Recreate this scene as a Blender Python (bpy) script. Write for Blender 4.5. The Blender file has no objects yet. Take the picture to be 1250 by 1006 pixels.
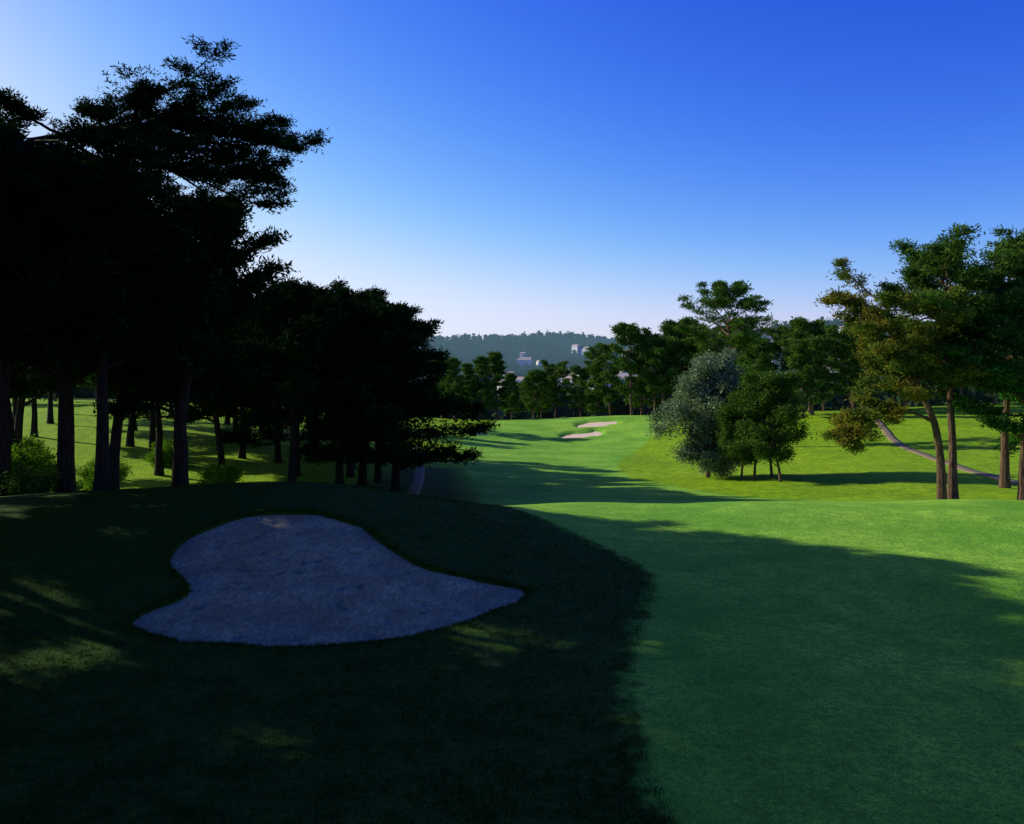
import bpy, math, numpy as np
from mathutils import Vector
R = np.random.default_rng
scene = bpy.context.scene
EYE = 7.0

# ------------------------------------------------------------------ terrain
CP = [(-60,-40,0),(0,-40,0),(60,-40,0),(-30,5,.5),(25,5,.2),(0,3,0),
(-30,12,.5),(-15,12,0),(0,12,0),(10,12,0),(30,12,.2),
(-25,21,.5),(-14,21,.1),(-6,21,-.3),(2,21,0),(12,21,0),(30,21,.3),
(-25,32,1.2),(-14,30,1.2),(-9,32,1.3),(-4,31,1.0),(2,32,.1),(12,32,0),(25,32,.2),(45,32,.3),
(-25,38,1.0),(-14,38,1.6),(-8,38,1.6),(-3,38,.9),(3,38,.05),(12,38,0),(30,38,0),
(-30,45,-.3),(-15,45,.1),(-5,45,-.5),(3,45,-.5),(12,45,-.35),(25,45,-.3),(40,45,-.4),
(-35,56,-1.8),(-15,56,-1.9),(-5,56,-2.2),(5,56,-2),(15,56,-2.1),(28,56,-2.0),(45,56,-1.8),
(-40,70,-2.2),(-20,70,-2.6),(-5,70,-3.2),(8,70,-3.2),(20,70,-3.3),(35,70,-2.6),(60,70,-2),
(-60,100,-.8),(-30,100,-1.8),(-10,100,-4),(8,100,-5),(25,100,-5),(45,100,-3.7),(80,100,-2),
(-90,140,0),(-40,140,-.6),(-15,140,-4.5),(0,140,-5.6),(20,138,-5.6),(32,145,-4.2),(50,140,-2.6),(100,140,-.5),
(0,160,-5.2),(15,160,-5.2),(16,175,-4.2),
(-90,180,.2),(-30,180,-3),(-8,180,-4.8),(5,182,-4.6),(22,182,-3.6),(35,180,-3.4),(60,180,-2.6),(120,180,0),
(-100,235,-3),(-30,235,-8),(20,235,-9),(70,235,-8),(140,235,-4),
(-300,400,-12),(0,400,-20),(300,400,-10),(-300,750,-25),(0,750,-20),(300,750,-18),(0,1000,-25),(-500,1000,-25),(500,1000,-20)]
CP = np.array(CP, float)
def tpsU(r2):
    return np.where(r2 > 1e-9, 0.5*r2*np.log(np.maximum(r2,1e-9)), 0)
def warp(x, y):
    s = 1.0/(1+np.maximum(y,0)*0.006)
    return x*s/10, np.where(y>0, np.log1p(np.maximum(y,0)*0.006)/0.006, y)/10
_cx,_cy = warp(CP[:,0],CP[:,1])
n = len(CP)
K = tpsU((_cx[:,None]-_cx)**2+(_cy[:,None]-_cy)**2) + np.eye(n)*0.02
Pm = np.c_[np.ones(n),_cx,_cy]
A = np.zeros((n+3,n+3)); A[:n,:n]=K; A[:n,n:]=Pm; A[n:,:n]=Pm.T
sol = np.linalg.solve(A, np.r_[CP[:,2],0,0,0])
def base_h(x,y):
    x=np.asarray(x,float); y=np.asarray(y,float)
    sh=x.shape; x=x.ravel(); y=y.ravel()
    yc=np.clip(y,-40,1000); lim=40+np.maximum(yc,0)*0.75
    xc=np.clip(x,-lim,lim)
    out=np.zeros_like(x)
    for a in range(0,len(x),40000):
        u,v=warp(xc[a:a+40000],yc[a:a+40000])
        out[a:a+40000]=tpsU((u[:,None]-_cx)**2+(v[:,None]-_cy)**2)@sol[:n]+sol[n]+sol[n+1]*u+sol[n+2]*v
    out += 5.2*np.exp(-(x**2+y**2)/50.0)
    far=np.clip((y-60)/200,0,1)
    out += (0.05*np.sin(x*.55+1.3*np.sin(y*.21))+0.05*np.sin(y*.42+x*.2))*(1-far)
    fh=np.clip((y-450)/500,0,1); fh=fh*fh*(3-2*fh)
    r1=112*np.exp(-((y-2100-120*np.sin(x/330.))/480)**2)*(0.92+.05*np.sin(x/150.+1)+.03*np.sin(x/61.))
    r2=92*np.exp(-((x-560)/330)**2-((y-1300)/380)**2)*(1+.05*np.sin(x/50.)+.04*np.sin(y/70.))
    r3=60*np.exp(-((x+800)/360)**2-((y-1300)/400)**2)
    r4=3*np.sin(x/45.+y/90.)+3*np.sin(y/55.-x/120.)
    out += fh*(r1+r2+r3+r4)
    return out.reshape(sh)

BUNKER=[(-11.7,27.7),(-11.47,29.8),(-10.6,31.6),(-9.5,32.2),(-8.3,32.35),(-7.2,32.1),(-5.76,31.15),(-4.55,29.35),(-3.17,27.6),(-1.75,27.0),(-.4,26.45),(.39,25.97),(.53,25.45),(-.12,24.24),(-1.48,22.77),(-2.72,21.8),(-3.94,21.3),(-5.8,21.15),(-7.77,21.3),(-9.26,21.6),(-10.4,22.2),(-10.5,23.0),(-9.86,24.1),(-9.7,24.9),(-10.7,25.97)]
B2=[(7.5,153),(10,150),(14,151),(17.5,154),(18.5,160),(16,163),(14,159),(11,160)]
B3=[(11.5,168),(16,166),(21,168),(24,174),(19,176),(14,173.5)]
B4=[(-9,152),(-5,151),(-3,155),(-6,158),(-10,156)]
FAIR=[(3,-41),(2.3,12.6),(2.3,14),(2.45,17.5),(3.3,21.9),(4.5,25.9),(4.76,28),(3.9,31.1),(1.9,35),(-1,41),(-3,50),(-2,60),(-4,80),(-7,105),(-9,140),(-6,170),(-4,192),(42,192),(44,178),(30,160),(20,130),(13,105),(12,85),(14,70),(22,58),(30,47),(70,44),(70,-41)]
def smooth(poly,k=2):
    p=np.array(poly,float)
    for _ in range(k):
        q=np.roll(p,-1,0); p=np.stack([.75*p+.25*q,.25*p+.75*q],1).reshape(-1,2)
    return p
def sdist(poly,x,y):
    """positive inside"""
    P=np.array(poly,float); Q=np.roll(P,-1,0)
    d2=np.full(x.shape,1e18); ins=np.zeros(x.shape,bool)
    for (ax,ay),(bx,by) in zip(P,Q):
        ex,ey=bx-ax,by-ay
        t=np.clip(((x-ax)*ex+(y-ay)*ey)/(ex*ex+ey*ey+1e-12),0,1)
        d2=np.minimum(d2,(x-ax-t*ex)**2+(y-ay-t*ey)**2)
        if ay!=by:
            c=((ay>y)!=(by>y))&(x<(bx-ax)*(y-ay)/(by-ay)+ax); ins^=c
    d=np.sqrt(d2); return np.where(ins,d,-d)
BK=[(smooth(BUNKER,2),.30,.09),(smooth(B2),.9,.4),(smooth(B3),.9,.4),(smooth(B4),.9,.4)]
def ground(x,y,full=False):
    x=np.asarray(x,float); y=np.asarray(y,float)
    h=base_h(x,y)
    for poly,dep,_ in BK:
        x0,y0=poly.min(0)-4; x1,y1=poly.max(0)+4
        m=(x>x0)&(x<x1)&(y>y0)&(y<y1)
        if m.any():
            near=dep<.5
            w=.24 if near else 1.6
            sd=sdist(poly,x[m],y[m])
            if near: sd=sd+.06*np.sin(x[m]*2.1+np.sin(y[m]*1.3)*2)+.045*np.sin(y[m]*13+x[m]*7)*np.sin(x[m]*9)+.05
            t=np.clip(sd/w,0,1); t=t*t*(3-2*t)
            lip=np.exp(-((sd+.3)/.4)**2)*.02
            h[m]=h[m]-dep*t+lip
    return h
def gz(x,y): return float(ground(np.array([x]),np.array([y]))[0])

def build_mesh(name,V,quads=None,tris=None,mats=(),mq=None,mt=None,attrs=None,smoothf=False):
    me=bpy.data.meshes.new(name); V=np.asarray(V,np.float32)
    me.vertices.add(len(V)); me.vertices.foreach_set('co',V.ravel())
    idx=[];st=[];mi=[];o=0
    if quads is not None and len(quads):
        q=np.asarray(quads,np.int32); idx.append(q.ravel()); st.append(np.arange(len(q))*4); o=len(q)*4
        mi.append(np.zeros(len(q),np.int32) if mq is None else np.asarray(mq,np.int32))
    if tris is not None and len(tris):
        q=np.asarray(tris,np.int32); idx.append(q.ravel()); st.append(o+np.arange(len(q))*3)
        mi.append(np.zeros(len(q),np.int32) if mt is None else np.asarray(mt,np.int32))
    idx=np.concatenate(idx).astype(np.int32); st=np.concatenate(st).astype(np.int32); mi=np.concatenate(mi)
    me.loops.add(len(idx)); me.loops.foreach_set('vertex_index',idx)
    me.polygons.add(len(st)); me.polygons.foreach_set('loop_start',st)
    for m in mats: me.materials.append(m)
    me.polygons.foreach_set('material_index',mi)
    if attrs:
        for k,a in attrs.items():
            at=me.attributes.new(k,'FLOAT','POINT'); at.data.foreach_set('value',np.asarray(a,np.float32))
    me.update(calc_edges=True)
    me.polygons.foreach_set('use_smooth',np.full(len(st),smoothf,bool))
    me.validate()
    return me
def add(name,me,loc=(0,0,0),rot=0,scale=1):
    o=bpy.data.objects.new(name,me); scene.collection.objects.link(o)
    o.location=loc; o.rotation_euler=(0,0,rot)
    o.scale=(scale,)*3 if not hasattr(scale,'__len__') else scale
    return o

# ------------------------------------------------------------------ materials
class M:
    def __init__(s,name):
        s.m=bpy.data.materials.new(name); s.m.use_nodes=True; s.t=s.m.node_tree; s.t.nodes.clear()
        s.out=s.n('ShaderNodeOutputMaterial')
    def n(s,t,**k):
        x=s.t.nodes.new(t)
        for a,b in k.items(): setattr(x,a,b)
        return x
    def l(s,a,b): s.t.links.new(a,b)
    def noise(s,scale,detail=3,vec=None,rough=.6):
        x=s.n('ShaderNodeTexNoise'); x.inputs['Scale'].default_value=scale; x.inputs['Detail'].default_value=detail
        x.inputs['Roughness'].default_value=rough
        if vec is not None: s.l(vec,x.inputs['Vector'])
        return x.outputs['Fac']
    def math(s,op,a,b=0,clamp=False):
        x=s.n('ShaderNodeMath',operation=op,use_clamp=clamp)
        for i,v in enumerate((a,b)):
            if isinstance(v,(int,float)): x.inputs[i].default_value=v
            else: s.l(v,x.inputs[i])
        return x.outputs[0]
    def mr(s,v,a,b,c=0,d=1):
        x=s.n('ShaderNodeMapRange'); s.l(v,x.inputs[0])
        for i,q in enumerate((a,b,c,d)): x.inputs[i+1].default_value=q
        return x.outputs[0]
    def mix(s,f,a,b,mode='MIX'):
        x=s.n('ShaderNodeMix',data_type='RGBA',blend_type=mode)
        if isinstance(f,(int,float)): x.inputs[0].default_value=f
        else: s.l(f,x.inputs[0])
        for i,v in ((6,a),(7,b)):
            if isinstance(v,tuple): x.inputs[i].default_value=(*v,1)
            else: s.l(v,x.inputs[i])
        return x.outputs[2]
    def attr(s,name):
        x=s.n('ShaderNodeAttribute',attribute_name=name); return x.outputs['Fac']
    def bump(s,h,strength,dist):
        x=s.n('ShaderNodeBump'); x.inputs['Strength'].default_value=strength; x.inputs['Distance'].default_value=dist
        s.l(h,x.inputs['Height']); return x.outputs[0]
    def princ(s,col,rough=.9,spec=.1,normal=None):
        x=s.n('ShaderNodeBsdfPrincipled')
        if isinstance(col,tuple): x.inputs['Base Color'].default_value=(*col,1)
        else: s.l(col,x.inputs['Base Color'])
        x.inputs['Roughness'].default_value=rough; x.inputs['Specular IOR Level'].default_value=spec
        if normal is not None: s.l(normal,x.inputs['Normal'])
        s.l(x.outputs[0],s.out.inputs[0]); return x
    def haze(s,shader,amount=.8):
        """aerial perspective of the far valley: airlight painted as emission, growing with distance north"""
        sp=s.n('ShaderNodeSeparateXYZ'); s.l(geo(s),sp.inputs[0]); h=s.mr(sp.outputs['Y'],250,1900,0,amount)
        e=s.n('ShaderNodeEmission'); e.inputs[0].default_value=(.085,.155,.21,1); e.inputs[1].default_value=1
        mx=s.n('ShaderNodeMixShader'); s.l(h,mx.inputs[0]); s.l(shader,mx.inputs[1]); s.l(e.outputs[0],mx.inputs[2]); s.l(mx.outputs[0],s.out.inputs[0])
def geo(m): return m.n('ShaderNodeNewGeometry').outputs['Position']

def ground_material():
    m=M('turf_ground'); pos=geo(m)
    nf=m.noise(1.1,2,pos); nl=m.noise(.16,3,pos); nh=m.noise(6,2,pos,.8); nv=m.noise(28,1,pos,.7)
    fair=m.math('ADD',m.attr('fair'),m.mr(nf,.3,.7,-.35,.35))
    ff=m.mr(fair,-.25,.25)
    rough=m.mix(m.mr(nl,.35,.65),(.36,.58,.008),(.56,.80,.015))
    rough=m.mix(m.mr(nf,.42,.6,0,.6),rough,(.16,.31,.008))
    rough=m.mix(m.mr(nh,.38,.65,0,.9),rough,(.08,.18,.006))
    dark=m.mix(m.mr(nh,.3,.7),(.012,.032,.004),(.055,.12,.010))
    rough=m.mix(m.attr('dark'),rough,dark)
    fw=m.mix(m.mr(nl,.38,.62),(.24,.54,.04),(.52,.84,.08))
    fw=m.mix(m.mr(nf,.35,.65,0,.6),fw,(.17,.40,.035))
    fw=m.mix(m.mr(nh,.38,.66,0,.7),fw,(.11,.29,.028))
    col=m.mix(ff,rough,fw)
    col=m.mix(m.mr(nv,.40,.64,.0,.6),col,(.025,.085,.010))
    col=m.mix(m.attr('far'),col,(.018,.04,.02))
    h=m.math('ADD',nh,m.math('MULTIPLY',nv,.6))
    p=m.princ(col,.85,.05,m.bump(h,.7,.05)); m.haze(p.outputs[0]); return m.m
def sand_material():
    m=M('bunker_sand'); pos=geo(m)
    a=m.noise(.7,3,pos); b=m.noise(5,4,pos,.85); c=m.noise(38,1,pos)
    col=m.mix(m.mr(a,.38,.62),(.62,.54,.31),(.94,.83,.48))
    col=m.mix(m.mr(b,.44,.60,0,.75),col,(.40,.34,.20))
    col=m.mix(m.mr(c,.48,.66,0,.6),col,(.27,.235,.14))
    w=m.n('ShaderNodeTexWave'); w.inputs['Scale'].default_value=1.6; w.inputs['Distortion'].default_value=9; w.inputs['Detail'].default_value=3; m.l(pos,w.inputs['Vector'])
    col=m.mix(m.mr(w.outputs['Fac'],.55,.95,0,.28),col,(.30,.26,.16))
    h=m.math('ADD',m.math('MULTIPLY',b,1.6),m.math('MULTIPLY',c,.4))
    m.princ(col,.95,.05,m.bump(h,1,.20)); return m.m
def farsand_material():
    m=M('pale_sand'); pos=geo(m); m.princ(m.mix(m.noise(.8,3,pos),(.75,.52,.35),(.92,.68,.47)),.95,.05); return m.m
def leaf_material(name,dk,lt,trans=.25,warm=None,wf=.6):
    m=M(name); t=m.attr('tint'); 
    col=m.mix(t,dk,lt)
    if warm:
        tc=m.n('ShaderNodeTexCoord').outputs['Object']; nz=m.noise(.5,2,tc)
        col=m.mix(m.mr(nz,.45,.62,0,wf),col,warm)
    d=m.n('ShaderNodeBsdfDiffuse'); m.l(col,d.inputs[0])
    if trans>0:
        tr=m.n('ShaderNodeBsdfTranslucent'); m.l(col,tr.inputs[0])
        mx=m.n('ShaderNodeMixShader'); mx.inputs[0].default_value=trans
        m.l(d.outputs[0],mx.inputs[1]); m.l(tr.outputs[0],mx.inputs[2]); m.l(mx.outputs[0],m.out.inputs[0])
    else: m.l(d.outputs[0],m.out.inputs[0])
    return m.m
def bark_material(name,a,b):
    m=M(name); tc=m.n('ShaderNodeTexCoord').outputs['Object']
    mp=m.n('ShaderNodeMapping'); mp.inputs['Scale'].default_value=(1,1,.2); m.l(tc,mp.inputs[0])
    nz=m.noise(9,4,mp.outputs[0],.7)
    m.princ(m.mix(m.mr(nz,.35,.65),a,b),.9,.1,m.bump(nz,.9,.08)); return m.m
MG=ground_material(); MS=sand_material(); MS2=farsand_material()
BARK=bark_material('pine_bark',(.045,.03,.02),(.22,.13,.085))
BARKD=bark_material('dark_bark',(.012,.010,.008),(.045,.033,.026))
PINE=leaf_material('pine_needles',(.028,.07,.012),(.14,.26,.035))
PINEY=leaf_material('sunny_pine_needles',(.04,.075,.012),(.20,.28,.035),.3,(.30,.23,.03),.7)
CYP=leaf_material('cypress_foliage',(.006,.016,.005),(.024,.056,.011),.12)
GRN=leaf_material('green_cypress_foliage',(.012,.055,.012),(.08,.25,.03),.2)
EUC=leaf_material('silver_leaves',(.06,.11,.04),(.35,.45,.23),.2)
BUSHM=leaf_material('bush_leaves',(.07,.17,.01),(.26,.46,.03),.3)
GRASS=leaf_material('grass_blades',(.012,.035,.004),(.06,.14,.012),.2)

# ------------------------------------------------------------------ ground sheet
def lines(a,b,lo,hi,fine,g):
    L=list(np.arange(lo,hi,fine)); p=L[-1]; s=fine
    while p<b: s=s*(1+g); p+=s; L.append(p)
    p=lo; s=fine; pre=[]
    while p>a: s=s*(1+g); p-=s; pre.append(p)
    return np.array(pre[::-1]+L)
xs=lines(-5000,5000,-13,2,.1,.036); ys=lines(-60,6000,20,33.5,.1,.018)
X,Y=np.meshgrid(xs,ys); Z=ground(X,Y)
ny,nx=X.shape
def gridfaces(nx,ny):
    i=np.arange((ny-1)*nx).reshape(ny-1,nx)[:,:-1].ravel()
    return np.stack([i,i+1,i+nx+1,i+nx],1)
xf,yf=X.ravel(),Y.ravel()
fair=np.full(xf.shape,-50.); m=(yf<260)&(np.abs(xf)<120)
fair[m]=sdist(smooth(FAIR),xf[m],yf[m])
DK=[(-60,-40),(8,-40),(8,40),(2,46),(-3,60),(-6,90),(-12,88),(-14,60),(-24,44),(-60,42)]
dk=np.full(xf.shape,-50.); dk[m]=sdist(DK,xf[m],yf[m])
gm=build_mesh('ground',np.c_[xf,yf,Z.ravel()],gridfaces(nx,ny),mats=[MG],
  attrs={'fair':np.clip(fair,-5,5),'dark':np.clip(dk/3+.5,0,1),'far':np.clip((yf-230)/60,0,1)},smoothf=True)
add('ground',gm)

for k,(poly,dep,lev) in enumerate(BK):
    st=.08 if k==0 else .5
    x0,y0=poly.min(0)-.3; x1,y1=poly.max(0)+.3
    gx,gy=np.meshgrid(np.arange(x0,x1,st),np.arange(y0,y1,st))
    h=base_h(gx,gy)-lev
    r=R(5+k); c=np.zeros_like(gx)
    sd=sdist(poly,gx,gy)
    if k==0:
        for _ in range(700):   # footprints and hollows
            px,py=r.uniform(x0,x1),r.uniform(y0,y1); s=r.uniform(.08,.25)
            c+=r.uniform(-.10,.05)*np.exp(-((gx-px)**2+(gy-py)**2)/s**2)
        for _ in range(18):
            px,py=r.uniform(x0,x1),r.uniform(y0,y1); s=r.uniform(.6,1.5)
            c+=r.uniform(-.14,.06)*np.exp(-((gx-px)**2+((gy-py)*1.6)**2)/s**2)
        h+=np.clip(c,-.15,.08)*np.clip((sd-.15)/.5,0,1)
    nyy,nxx=gx.shape; F=gridfaces(nxx,nyy); ok=(sd.ravel()[F]>-.16 if k==0 else sd.ravel()[F]>.0).all(1)
    add('sand_bunker',build_mesh('sand',np.c_[gx.ravel(),gy.ravel(),h.ravel()],F[ok],mats=[MS if k==0 else MS2],smoothf=True))

# rough grass around the near bunker
r=R(3); N=130000
gx=r.uniform(-19,6,N); gy=10.5+30*r.random(N)**1.5
sdb=sdist(BK[0][0],gx,gy); sdf=sdist(smooth(FAIR),gx,gy)
clump=np.sin(gx*1.7+np.sin(gy*2.3)*1.5)*np.sin(gy*1.9+np.sin(gx*1.1)*2)
near=(np.abs(sdb)<.35)
keep=(sdb<-.05)&(sdf<.1)&(near|(r.random(N)<.55+.35*clump))
gx,gy=gx[keep],gy[keep]
t=BK[0][0]; i=r.integers(0,len(t),5000); f=r.random((5000,1)); e=t[i]*(1-f)+t[(i+1)%len(t)]*f
e=e+r.normal(0,.09,e.shape); ok=sdist(t,e[:,0],e[:,1])<.04; e=e[ok]
gx=np.r_[gx,e[:,0]]; gy=np.r_[gy,e[:,1]]
gzv=ground(gx,gy); N=len(gx); k=4
b=np.repeat(np.c_[gx,gy,gzv-.01],k,0)+np.c_[r.normal(0,.05,(N*k,2)),np.zeros(N*k)]
d=np.c_[r.normal(0,.45,(N*k,2)),np.ones(N*k)]; d/=np.linalg.norm(d,axis=1)[:,None]
a=r.uniform(0,6.28,N*k); sdv=np.c_[np.cos(a),np.sin(a),0*a]; L=r.uniform(.04,.10,(N*k,1)); W=.009
v=np.stack([b-sdv*W,b+sdv*W,b+d*L],1).reshape(-1,3)
tint=np.repeat(np.clip(r.normal(.4,.3,N*k),0,1),3)
add('grass',build_mesh('grass',v,None,np.arange(len(v)).reshape(-1,3),mats=[GRASS],attrs={'tint':tint}))

# ------------------------------------------------------------------ cart paths
def ribbon(name,pts,w,mat,lift=.04):
    P=np.array(pts,float)
    for _ in range(2):
        q=np.empty((2*len(P),2)); q[0]=P[0]; q[-1]=P[-1]; q[1:-1:2]=.75*P[:-1]+.25*P[1:]; q[2:-1:2]=.25*P[:-1]+.75*P[1:]; P=q
    d=np.r_[0,np.cumsum(np.hypot(*np.diff(P,axis=0).T))]
    t=np.linspace(0,d[-1],int(d[-1]/.6))
    C=np.c_[np.interp(t,d,P[:,0]),np.interp(t,d,P[:,1])]
    T=np.gradient(C,axis=0); T/=np.linalg.norm(T,axis=1)[:,None]; N=np.c_[-T[:,1],T[:,0]]
    offs=[-w/2-.02,-w/2,-w/6,w/6,w/2,w/2+.02]
    V=[];
    for k,o in enumerate(offs):
        q=C+N*o; V.append(np.c_[q,ground(q[:,0],q[:,1])+(lift if 0<k<5 else -.1)])
    V=np.stack(V,1).reshape(-1,3)
    add(name,build_mesh(name,V,gridfaces(6,len(C)),mats=[mat],smoothf=True))
mp=M('path_asphalt'); nz=mp.noise(3,5,geo(mp)); mp.princ(mp.mix(nz,(.17,.12,.07),(.28,.21,.13)),.9,.1)
ribbon('cart_path',[(72,175),(66,150),(56,122),(52,110),(49.5,98),(45.8,84),(42.7,73),(41.3,66),(43,57),(50,44),(60,20)],1.15,mp.m,.06)
ribbon('cart_path',[(-14,118),(-11.5,100),(-9.5,85),(-8.4,73),(-7.3,58),(-9,50),(-20,44),(-45,40)],1.0,mp.m,.03)

# ------------------------------------------------------------------ trees
class Tree:
    def __init__(s,seed): s.r=R(seed); s.V=[];s.Q=[];s.n=0;s.T=[];s.mi=[];s.tufts=[]
    def tube(s,P,rad,k=6):
        P=np.asarray(P,float); n=len(P); T=np.gradient(P,axis=0); T/=np.linalg.norm(T,axis=1)[:,None]+1e-9
        a=np.cross(T,np.where(np.abs(T[:,2:3])>.8,[[1.,0,0]],[[0,0,1.]])); a/=np.linalg.norm(a,axis=1)[:,None]; b=np.cross(T,a)
        th=np.arange(k)*2*np.pi/k
        ring=P[:,None]+(a[:,None]*np.cos(th)[:,None]+b[:,None]*np.sin(th)[:,None])*np.asarray(rad)[:,None,None]
        i=np.arange(n-1)[:,None]*k; j=np.arange(k)[None]; j2=(j+1)%k
        q=np.stack([i+j,i+j2,i+k+j2,i+k+j],-1).reshape(-1,4)+s.n
        s.V.append(ring.reshape(-1,3)); s.Q.append(q); s.mi.append(np.zeros(len(q),int)); s.T.append(np.zeros(n*k)); s.n+=n*k
    def path(s,p,d,L,n,wander,up):
        d=np.array(d,float); P=[np.array(p,float)]
        for i in range(n):
            d=d+s.r.normal(size=3)*wander; d[2]+=up/n; d/=np.linalg.norm(d); P.append(P[-1]+d*L/n)
        return np.array(P)
    def blades(s,C,k,l,w,jit,up=.3,flat=.6):
        r=s.r; C=np.asarray(C); N=len(C); tint=np.repeat(np.clip(r.normal(.4,.25,N),0,1),k)
        c=np.repeat(C,k,0)+r.normal(size=(N*k,3))*jit*[1,1,flat]
        d=r.normal(size=(N*k,3))*[1,1,.7]; d[:,2]+=up; d/=np.linalg.norm(d,axis=1)[:,None]
        sd=np.cross(d,r.normal(size=(N*k,3))); sd/=np.linalg.norm(sd,axis=1)[:,None]
        L=l*r.uniform(.6,1.3,(N*k,1)); W=w*r.uniform(.7,1.3,(N*k,1))
        v=np.stack([c,c+d*L*.45+sd*W*.5,c+d*L,c+d*L*.45-sd*W*.5],1).reshape(-1,3)
        q=np.arange(N*k*4).reshape(-1,4)+s.n
        s.V.append(v); s.Q.append(q); s.mi.append(np.ones(len(q),int))
        s.T.append(np.repeat(np.clip(tint+r.normal(0,.12,N*k),0,1),4)); s.n+=len(v)
    def limb(s,p,az,el,L,r0,sec=8,tuft=6,up=.35,wander=.12,secl=.38,vs=.25,start=.3,seg=7):
        r=s.r; d=[math.cos(az)*math.cos(el),math.sin(az)*math.cos(el),math.sin(el)]
        P=s.path(p,d,L,seg,wander,up); s.tube(P,np.linspace(r0,r0*.2,len(P)),5)
        for j in range(sec):
            f=start+(1-start)*(j+r.uniform(.2,.9))/sec; q=f*seg; i=min(int(q),seg-1); pt=P[i]+(P[i+1]-P[i])*(q-i)
            dd=P[i+1]-P[i]; dd/=np.linalg.norm(dd); a2=math.atan2(dd[1],dd[0])+(1 if j%2 else -1)*r.uniform(.4,1.2)
            l2=max(L*secl*(1.25-f)*r.uniform(.7,1.2),.6); e2=r.uniform(-.15,.5)
            S=s.path(pt,[math.cos(a2)*math.cos(e2),math.sin(a2)*math.cos(e2),math.sin(e2)],l2,4,.16,.3)
            s.tube(S,np.linspace(r0*.35*(1.2-f),.012,5),3)
            tt=np.linspace(.25,1.05,tuft)*4; ii=np.minimum(tt.astype(int),3)
            C=S[ii]+(S[ii+1]-S[ii])*(tt-ii)[:,None]+r.normal(size=(tuft,3))*[l2*.16,l2*.16,l2*.16*vs*2]
            s.tufts.append(C)
        s.tufts.append(P[-1]+r.normal(size=(4,3))*[.3,.3,.15])
    def finish(s,name,mats,k,l,w,jit,up=.3,flat=.6):
        s.blades(np.concatenate(s.tufts),k,l,w,jit,up,flat)
        return build_mesh(name,np.concatenate(s.V),np.concatenate(s.Q),mats=mats,mq=np.concatenate(s.mi),attrs={'tint':np.concatenate(s.T)})

def generic(name,seed,H,Rc,lo,nl,mats,r0=.35,sec=8,tuft=6,k=12,l=.4,w=.1,jit=.25,lean=(0,0),prof='round',el=(-.05,.45),wob=.25,up=.35,flat=.5,vs=.25,bup=.3,start=.3,var=(.6,1.15)):
    T=Tree(seed); r=T.r; n=12
    z=np.linspace(-.6,H*.97,n); wx=np.cumsum(r.normal(0,wob,n)); wy=np.cumsum(r.normal(0,wob,n)); wx-=wx[0]; wy-=wy[0]
    t=np.clip(z/H,0,1); P=np.c_[wx*t+lean[0]*t**1.3,wy*t+lean[1]*t**1.3,z]
    rad=r0*(1-.85*t); rad[0]*=1.5; rad[1]*=1.1; T.tube(P,rad,9)
    az=r.uniform(0,6)
    for i in range(nl):
        f=lo+(1-lo)*((i+.5)/nl)**.85; g=(f-lo)/(1-lo)
        q=np.interp(f*H,P[:,2],np.arange(n)); a=int(min(q,n-2)); pt=P[a]+(P[a+1]-P[a])*(q-a)
        if prof=='round': L=Rc*(.35+.75*math.sin(math.pi*min(1,(g*.8+.22)))) 
        elif prof=='flat': L=Rc*(.55+.5*g if g<.75 else 1.0-.9*(g-.75)/.25*.6)
        else: L=Rc*(1.05-g)**.8+.5
        L*=r.uniform(*var); az+=2.4+r.normal(0,.35)
        e=r.uniform(*el)+g*.35
        T.limb(pt,az,e,L,max(r0*(.42-.25*g),.05),sec,tuft,up=up,vs=vs,start=start)
    return T.finish(name,mats,k,l,w,jit,bup,flat)

NB=dict(sec=10,tuft=8,k=13,l=.42,w=.115,jit=.30)
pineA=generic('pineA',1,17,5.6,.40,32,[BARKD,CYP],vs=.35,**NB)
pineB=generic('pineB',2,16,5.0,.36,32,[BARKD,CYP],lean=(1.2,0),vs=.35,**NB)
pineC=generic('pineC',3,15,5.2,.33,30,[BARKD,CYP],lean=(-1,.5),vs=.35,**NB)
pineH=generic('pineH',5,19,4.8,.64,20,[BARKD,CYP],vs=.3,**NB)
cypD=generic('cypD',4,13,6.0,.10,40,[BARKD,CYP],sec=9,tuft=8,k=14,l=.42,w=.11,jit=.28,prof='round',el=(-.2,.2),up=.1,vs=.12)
farA=generic('farA',11,20,7.0,.22,28,[BARK,PINE],sec=7,tuft=6,k=11,l=.75,w=.24,jit=.45,wob=.4,vs=.15,flat=.4,var=(.45,1.2))
farB=generic('farB',12,18,4.8,.1,30,[BARK,PINE],sec=6,tuft=6,k=11,l=.75,w=.24,jit=.45,prof='cone',vs=.15,flat=.4)
farC=generic('farC',13,18,7.0,.28,24,[BARK,PINE],sec=7,tuft=6,k=11,l=.7,w=.24,jit=.45,prof='flat',lean=(2,0),wob=.5,vs=.12,flat=.35,var=(.45,1.2))
tallE=generic('tallE',14,23,8.2,.40,26,[BARK,PINE],r0=.42,sec=8,tuft=7,k=14,l=.55,w=.15,jit=.34,prof='round',el=(.0,.45),wob=.3,vs=.08,flat=.3,var=(.5,1.15))
eucM=generic('eucM',15,11.5,4.0,.04,44,[BARK,EUC],r0=.2,sec=9,tuft=8,k=14,l=.34,w=.11,jit=.36,el=(-.1,.9),up=-.1,bup=-.5,flat=.9,vs=.7,start=.3,wob=.6,var=(.4,1.3))
smallM=generic('smallM',16,9.5,3.4,.12,30,[BARK,PINE],r0=.14,sec=8,tuft=7,k=13,l=.34,w=.10,jit=.30,el=(-.1,.7),flat=.6,vs=.4,lean=(-.8,0),wob=.5,var=(.4,1.3))
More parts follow.
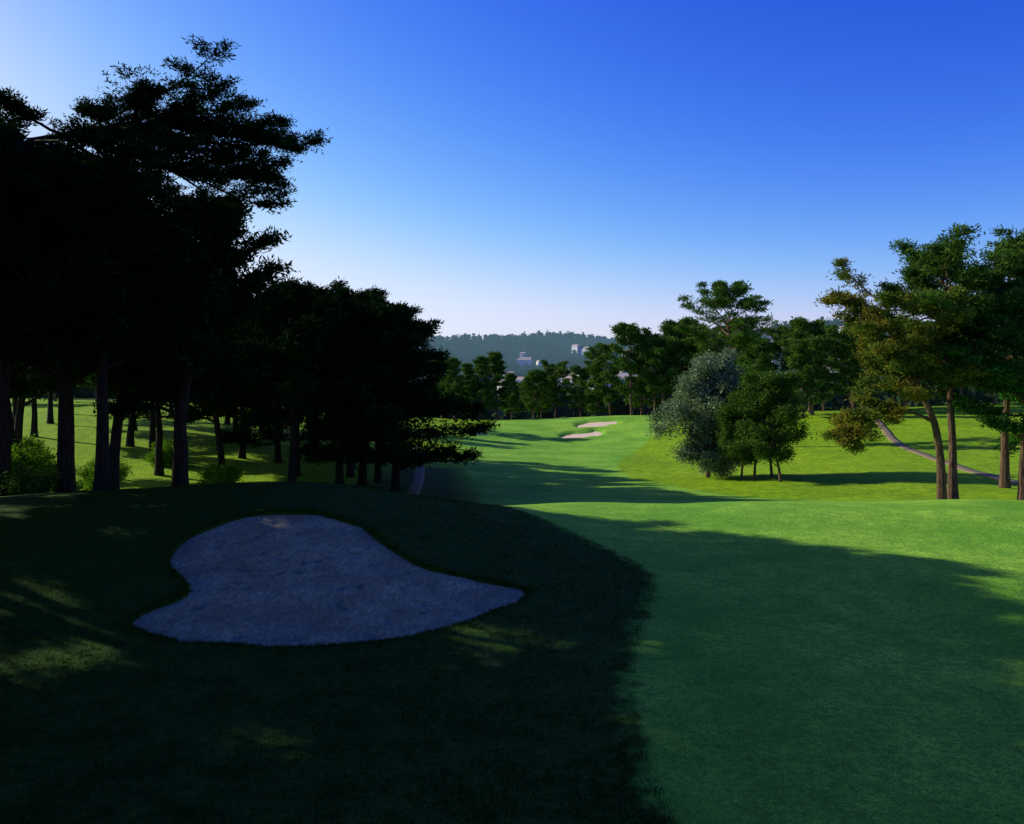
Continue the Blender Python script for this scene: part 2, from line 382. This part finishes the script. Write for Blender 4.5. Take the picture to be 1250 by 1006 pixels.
rightA=generic('rightA',21,16,8.0,.46,34,[BARK,PINE],r0=.33,sec=11,tuft=8,k=16,l=.34,w=.09,jit=.26,prof='flat',el=(-.15,.4),wob=.12,vs=.10,flat=.34,var=(.5,1.15))
rightC=generic('rightC',23,14.5,6.2,.28,42,[BARK,GRN],r0=.3,sec=11,tuft=8,k=16,l=.34,w=.09,jit=.27,prof='round',el=(-.15,.2),wob=.15,vs=.07,flat=.30,up=.15)

def hero():
    T=Tree(31); P=np.array([(0,0,-.6),(.3,0,5),(.7,0,10),(1.4,.1,14),(2.8,0,16.8),(4.6,.2,18.2),(7,.4,18.4),(9.5,.2,18.8),(11.4,.4,19.2)])
    t=np.linspace(0,1,25)*8; ii=np.minimum(t.astype(int),7); P=P[ii]+(P[ii+1]-P[ii])*(t-ii)[:,None]
    P[1:-1]=(P[:-2]+2*P[1:-1]+P[2:])/4
    T.tube(P,np.interp(np.arange(25),[0,3,24],[.55,.4,.07]),9)
    # long limbs arching right; foliage held on layered, flattened shelves
    spec=[(13,.25,.15,9),(13,-.35,.05,9),(14,-.2,-.15,10.5),(15,.1,-.3,11.5),(15,-.6,-.1,7),(16,.35,-.4,9.5),(16,.0,.0,12.5),
          (17,-.3,-.45,10.5),(17,0,-.6,10),(18,.1,.0,12),(18,-.5,-.25,8.5),(18,.2,-.5,10.5),(19,.25,-.15,11),(19,-.15,-.35,11.5),(20,.4,.2,4.5),(20,-.4,.0,8),(20,.0,-.55,9.5),(21,.0,-.2,11),(21,.3,-.4,9),(22,.3,.2,4),(22,-.3,-.3,8.5),(23,-.2,-.1,9),(23,.1,-.5,8),(24,.1,-.2,7.5),(21,-.8,.35,3.5),
          (14,.2,-.6,7),(13,-.1,-.6,7),(12,.3,-.5,6),(12,-.5,-.3,6),(16,-.1,.2,7),(18,.3,.2,6),(17,.15,-.15,10),(20,.1,.05,8),
          (12,2.6,.4,5),(14,2.9,.3,4),(12,-2.2,.2,5),(17,-1.7,.1,4.5),(19,1.6,.1,4),(20,-1.6,.2,4),(21,1.4,.0,4)]
    for a,az,el,L in spec:
        T.limb(P[a],az,el,L*.86,.10,14,11,up=.12,wander=.10,secl=.30,vs=.05,start=.40,seg=8)
    return T.finish('hero',[BARKD,CYP],18,.26,.06,.17,.25,.3)
heroM=hero()

def lean_pine():
    T=Tree(33); P=np.array([(0,0,-.5),(-.1,0,3),(-.5,0,5.5),(-1.6,.1,8),(-2.6,0,10),(-3.2,-.1,12),(-4.2,0,14)])
    t=np.linspace(0,1,19)*6; ii=np.minimum(t.astype(int),5); P=P[ii]+(P[ii+1]-P[ii])*(t-ii)[:,None]; P[1:-1]=(P[:-2]+2*P[1:-1]+P[2:])/4
    T.tube(P,np.interp(np.arange(19),[0,3,18],[.36,.27,.06]),9)
    r=T.r
    for i in range(32):
        a=8+int(i/32*10.9); az=math.pi*r.uniform(.5,1.5) if i%3 else r.uniform(-1,1)
        T.limb(P[a],az,r.uniform(-.1,.5),r.uniform(2.6,5.2),.09,9,8,up=.3,vs=.16,start=.28)
    # low bough that arches out and droops
    B=P[6]+np.array([(0,0,0),(-1.0,.2,.5),(-2.1,.4,.9),(-3.2,.5,.9),(-4.2,.6,.4),(-5.0,.7,-.4)])
    T.tube(B,np.linspace(.15,.05,6),6)
    for i,az,e,L in [(2,2.2,.3,1.6),(3,3.6,-.4,2.0),(3,2.6,.3,1.7),(4,3.9,-.7,2.3),(4,2.6,-.5,2.2),(4,3.1,.2,1.6),(5,3.4,-.9,2.0),(5,2.8,-.6,2.0),(5,4.6,-.8,1.8),(2,3.9,-.6,1.6)]:
        T.limb(B[i],az,e,L,.035,7,8,up=-.3,vs=.5,start=.15)
    return T.finish('lean',[BARK,PINEY],15,.34,.085,.22,.3,.45)
leanM=lean_pine()

def place(name,me,x,y,rot=0,s=1,dz=0): return add(name,me,(x,y,gz(x,y)+dz),rot,s)
place('cypress_tree',heroM,-27,38.5,0,.94)
for me,x,y,rot,s in [(pineA,-25.5,41,1,1.03),(pineB,-20.5,41,2,1.0),(pineA,-30,44,3,1.08),(pineB,-17.6,43.6,.3,.93),(pineC,-22.5,46,4,1.0),(pineA,-27,50,5,1.0),
      (pineA,-33,50,2,1.1),(pineB,-23.5,43,5,1.0),(pineC,-28.5,47,0,1.1),(pineC,-19.2,47,2,.9),
      (pineB,-35,58,1.4,1.05),(pineC,-17.2,64,2,1.0),(pineB,-14.3,68,3.6,.95),(pineA,-11.8,72,.7,.9),(pineC,-24,68,.7,.95),(pineB,-31,72,2.7,1.),(pineC,-16,82,2.7,.9),(pineB,-19.5,74,0.7,1.0),(pineA,-15,76,3,.95),
      (pineA,-28,85,1,.95),(pineB,-36,82,2,1.),(pineC,-42,90,3,1.1),(pineB,-33,98,4,1.),(pineA,-25,102,5,.9),(pineC,-48,104,0,1.1),(pineA,-56,96,1,1.),(pineB,-62,110,2,1.05),(pineC,-40,115,3,1.),(pineA,-22,92,4,.9),(pineB,-46,76,5,1.05),(pineC,-20,112,2,.9),(pineA,-68,125,2,1.1),(pineB,-52,125,2,1.)]:
    place('pine_tree',me,x,y,rot,s)
place('cypress_tree',cypD,-9.4,66,0,1.03)
place('cypress_tree',cypD,-12.6,69,2,1.08)
place('cypress_tree',cypD,-24,84,3,1.0)
place('cypress_tree',cypD,-40,98,1,1.1)
place('cypress_tree',cypD,-33,108,5,1.1)
place('cypress_tree',cypD,-17,96,5,1.0)
# grove continuing beyond the left edge
for me,x,y,rot,s in [(pineA,-25.5,26,1,1.05),(pineA,-36,30,4,1.1),(pineB,-28,16,2,1.1),(pineC,-24,8,3,1.2),(pineB,-25,-4,5,1.15),(pineA,-36,10,0,1.2),(pineC,-31,22,1,1.2),(pineB,-28.5,35.5,2,1.15),(pineA,-42,42,2,1.1),(pineA,-30,2,5,1.2),(pineC,-40,20,5,1.2),
     (pineH,-34,34.5,1,1.15),(pineH,-29,31,3,1.08),(pineH,-40,33,2,1.25),(pineH,-29,26,4,1.1),
     (pineA,-8,-14,1,1.2),(pineB,2,-17,2,1.2),(pineC,11,-13,3,1.2),(pineA,20,-10,4,1.2),(pineB,27,-2,5,1.2),(pineC,-16,-10,0,1.2),(pineA,30,8,3,1.1)]:  # unseen trees added behind and beside the camera to darken the foreground
    place('pine_tree',me,x,y,rot,s)
# far side of the left clearing
for me,x,y,rot,s in [(farA,-125,170,0,.9),(farC,-108,160,1,.9),(farA,-92,165,2,.8),(farB,-80,158,3,.8),(farC,-66,165,4,.85),(farA,-54,160,5,.8),(farC,-44,150,0,.8),(farB,-34,155,1,.8),(farA,-26,165,2,.8),(farC,-118,190,1,.9),(farA,-75,185,2,.95),(farB,-100,185,2,.95)]:
    place('pine_tree',me,x,y,rot,s)
# right-hand group
place('pine_tree',rightA,30.4,56.5,.4,.98)
place('pine_tree',leanM,29.4,56,0,.97)
place('cypress_tree',rightC,34.0,54.5,2.2,.96)
place('cypress_tree',rightC,41,60,4.2,1.05)
place('pine_tree',rightA,38.5,64,3.4,1.05)
place('eucalyptus_tree',eucM,20.1,84,0,1.0)
place('eucalyptus_tree',eucM,22.0,86,2,.95)
place('small_tree',smallM,23.4,79,0,1.0)
place('small_tree',smallM,24.9,76,2,.98)
place('small_tree',smallM,22.4,80,4,.85)
place('small_tree',smallM,26.0,82,1,1.0)
place('pine_tree',tallE,32.6,120,0,1.0)
# middle distance
for me,x,y,rot,s in [(farB,-8,205,0,.85),(farB,-4,212,1,.95),(farB,-11,215,2,.8),(farB,0,220,3,.7),(farB,-14,200,3,.8),(farB,-18,210,3,.85),
   (farA,6,240,0,.75),(farC,13,245,1,.95),(farA,20,238,2,.8),(farC,27,225,2,1.0),(farA,30,205,3,1.1),(farC,37,200,1,1.05),(farA,42,205,5,1.15),(farB,46,196,5,1.0),(farC,50,190,3,.95),(farA,56,200,4,1.1),
   (farA,9,250,3,.8),(farB,24,230,1,.85),(farB,34,215,1,1.0),(farA,46,210,2,1.15),(farC,52,205,2,1.1),(farA,36,206,2,.95),
   (farB,54,152,1,.78),(farA,60,165,2,.9),(farC,66,160,3,.85),(farA,74,170,3,.85),(farC,84,175,5,.85),(farA,93,170,0,.8),(farB,103,175,0,.85),(farC,112,180,2,.9),(farA,125,190,4,.9),(farA,66,200,1,1.),(farC,78,205,3,1.),(farA,90,210,5,1.),(farC,105,215,2,1.),
   (farB,58,158,4,.8),(farA,49,165,1,.75),(farB,70,168,2,.9),(farB,79,165,2,.8),(farA,88,180,2,.9),(farC,98,182,1,.9)]:
    place('pine_tree',me,x,y,rot,s)
# shrubs
def bush(seed,r_,mats,l=.22,w=.08):
    T=Tree(seed)
    for i in range(14): T.limb((0,0,.05),i*2.4,T.r.uniform(.2,1.4),r_*T.r.uniform(.7,1.1),.04,7,7,up=.2,start=.15,vs=.8,secl=.5)
    return T.finish('bush',mats,12,l,w,.16,.3,.9)
b1=bush(41,1.9,[BARK,BUSHM]); b2=bush(42,1.0,[BARK,PINE],.16,.05)
for me,x,y,rot,s in [(b1,-27.3,44,0,1.3),(b1,-29.5,46,4,1.3),(b1,-30,60,0,1.0),(b2,-24,41,0,1.),(b1,-22,62,0,.9),(b1,-36,62,3,1.2),(b1,-45,75,1,1.2),(b1,-33,78,5,1.)]:
    place('shrub',me,x,y,rot,s)

# distant forest, one object
def forest():
    r=R(77); pts=[]
    def scat(nn,x0,x1,y0,y1):
        y=y0+(y1-y0)*r.random(nn)**1.0; x=r.uniform(x0,x1,nn)*(y/y1); return x,y
    for nn,x0,x1,y0,y1 in [(900,-330,330,270,520),(2200,-700,800,520,1100),(9000,-1500,1700,1000,2350)]:
        x,y=scat(nn,x0,x1,y0,y1); z=ground(x,y); H=r.uniform(7,16,nn)
        K=7
        for j in range(K):
            g=(j+.5)/K; pts.append((np.c_[x,y,z+H*(.15+.8*g)],H*(.40*math.sin(math.pi*(g*.75+.2)))))
    C=np.concatenate([p[0] for p in pts]); S=np.concatenate([p[1] for p in pts]); k=4; N=len(C)
    c=np.repeat(C,k,0)+r.normal(size=(N*k,3))*np.repeat(S,k)[:,None]*.5
    d=r.normal(size=(N*k,3)); d/=np.linalg.norm(d,axis=1)[:,None]; sd=np.cross(d,r.normal(size=(N*k,3))); sd/=np.linalg.norm(sd,axis=1)[:,None]
    L=np.repeat(S,k)[:,None]*1.1
    v=np.stack([c-d*L*.6,c+sd*L*.45,c+d*L*.6,c-sd*L*.45],1).reshape(-1,3)
    tint=np.repeat(r.random(N*k),4)
    return build_mesh('distant_forest',v,np.arange(len(v)).reshape(-1,4),mats=[HZ],attrs={'tint':tint})
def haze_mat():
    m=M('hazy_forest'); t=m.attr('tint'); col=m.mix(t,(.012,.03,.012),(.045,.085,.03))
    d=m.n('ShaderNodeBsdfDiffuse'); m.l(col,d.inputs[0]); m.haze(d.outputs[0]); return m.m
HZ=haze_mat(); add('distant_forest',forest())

# houses
def house(seed,w,d,h):
    V=[];Q=[];Tm=[];mq=[]
    def box(x0,x1,y0,y1,z0,z1,mi):
        b=len(V); V.extend([(x0,y0,z0),(x1,y0,z0),(x1,y1,z0),(x0,y1,z0),(x0,y0,z1),(x1,y0,z1),(x1,y1,z1),(x0,y1,z1)])
        for f in [(0,1,5,4),(1,2,6,5),(2,3,7,6),(3,0,4,7),(4,5,6,7)]: Q.append([b+i for i in f]); mq.append(mi)
    box(-w/2,w/2,-d/2,d/2,-12,h,0)
    b=len(V); e=.4; V.extend([(-w/2-e,-d/2-e,h+.02),(w/2+e,-d/2-e,h+.02),(w/2+e,d/2+e,h+.02),(-w/2-e,d/2+e,h+.02),(-w/2-e,0,h+d*.28),(w/2+e,0,h+d*.28)])
    for f in [(0,1,5,4),(2,3,4,5),(3,2,1,0)]: Q.append([b+i for i in f]); mq.append(1)
    tr=[(b,b+4,b+3),(b+1,b+2,b+5)]
    for fl in range(int(h//2.8)):
        for i in range(int(w//2.4)):
            cx=-w/2+1.4+i*2.4; box(cx-.5,cx+.5,-d/2-.05,-d/2+.05,.9+fl*2.8,2.1+fl*2.8,2)
    return build_mesh('house',V,Q,tr,mats=[HW,HR,HG],mq=mq,mt=[1,1])
HW=M('house_wall');HW.princ((.8,.77,.72),.8);HW=HW.m
HR=M('house_roof');HR.princ((.45,.37,.33),.8);HR=HR.m
HG=M('house_glass');HG.princ((.04,.05,.07),.2,.5);HG=HG.m
hs=[house(1,12,8,5.8),house(2,18,9,6.2),house(3,26,12,8.5)]
r=R(9)
for i in range(85):
    if i<26: y=r.uniform(520,950); u=r.uniform(-.03,.16)
    elif i<36: y=r.uniform(1500,1800); u=r.uniform(-.02,.25)
    else: y=r.uniform(600,1250); u=r.uniform(.24,.62)
    x=u*y; add('house',hs[i%3],(x,y,gz(x,y)+r.uniform(7,12)),r.uniform(-1.3,-.2),r.uniform(.9,1.2))

# ------------------------------------------------------------------ light
EL=math.radians(24.5); AZ=math.radians(-62)   # azimuth from +Y, clockwise; sun ahead-left
sd=Vector((math.sin(AZ)*math.cos(EL),math.cos(AZ)*math.cos(EL),math.sin(EL)))
sun=bpy.data.lights.new('sun','SUN'); sun.energy=5; sun.angle=math.radians(.5); sun.color=(1,.97,.74)
so=bpy.data.objects.new('sun',sun); so.rotation_euler=(-sd).to_track_quat('-Z','Y').to_euler(); scene.collection.objects.link(so)
w=bpy.data.worlds.new('World'); scene.world=w; w.use_nodes=True; nt=w.node_tree; bg=nt.nodes['Background']
sky=nt.nodes.new('ShaderNodeTexSky'); sky.sky_type='NISHITA'; sky.sun_disc=False; sky.sun_elevation=EL; sky.sun_rotation=AZ%(2*math.pi)
sky.air_density=1.0; sky.dust_density=.5; sky.ozone_density=2.5
# saturated slide-film response of the sky, per channel: scale * (0.09*sky)^gamma
sep=nt.nodes.new('ShaderNodeSeparateColor'); cmb=nt.nodes.new('ShaderNodeCombineColor'); nt.links.new(sky.outputs[0],sep.inputs[0])
def wm(op,a,v):
    b=nt.nodes.new('ShaderNodeMath'); b.operation=op; b.inputs[1].default_value=v; nt.links.new(a,b.inputs[0]); return b.outputs[0]
for i,(g,s,cap) in enumerate([(2.7,10.5,.78),(2.1,4.1,.90),(1.5,4.7,1.06)]):
    c=wm('MULTIPLY',wm('POWER',wm('MULTIPLY',sep.outputs[i],.09),g),s)
    # soft shoulder: c*cap/(c^3+cap^3)^(1/3)
    den=wm('POWER',wm('ADD',wm('POWER',c,3),cap**3),1/3)
    dv=nt.nodes.new('ShaderNodeMath'); dv.operation='DIVIDE'; nt.links.new(wm('MULTIPLY',c,cap*10),dv.inputs[0]); nt.links.new(den,dv.inputs[1])
    nt.links.new(dv.outputs[0],cmb.inputs[i])
nt.links.new(cmb.outputs[0],bg.inputs[0]); bg.inputs[1].default_value=.1

cam=bpy.data.cameras.new('camera'); co=bpy.data.objects.new('camera',cam); scene.collection.objects.link(co)
co.location=(0,0,EYE); co.rotation_euler=(math.radians(90),0,0); cam.sensor_width=36; cam.lens=28.8; cam.shift_y=-.0424; cam.clip_end=20000; cam.clip_start=.1
scene.camera=co
scene.view_settings.view_transform='Standard'; scene.view_settings.look='None'; scene.view_settings.exposure=0
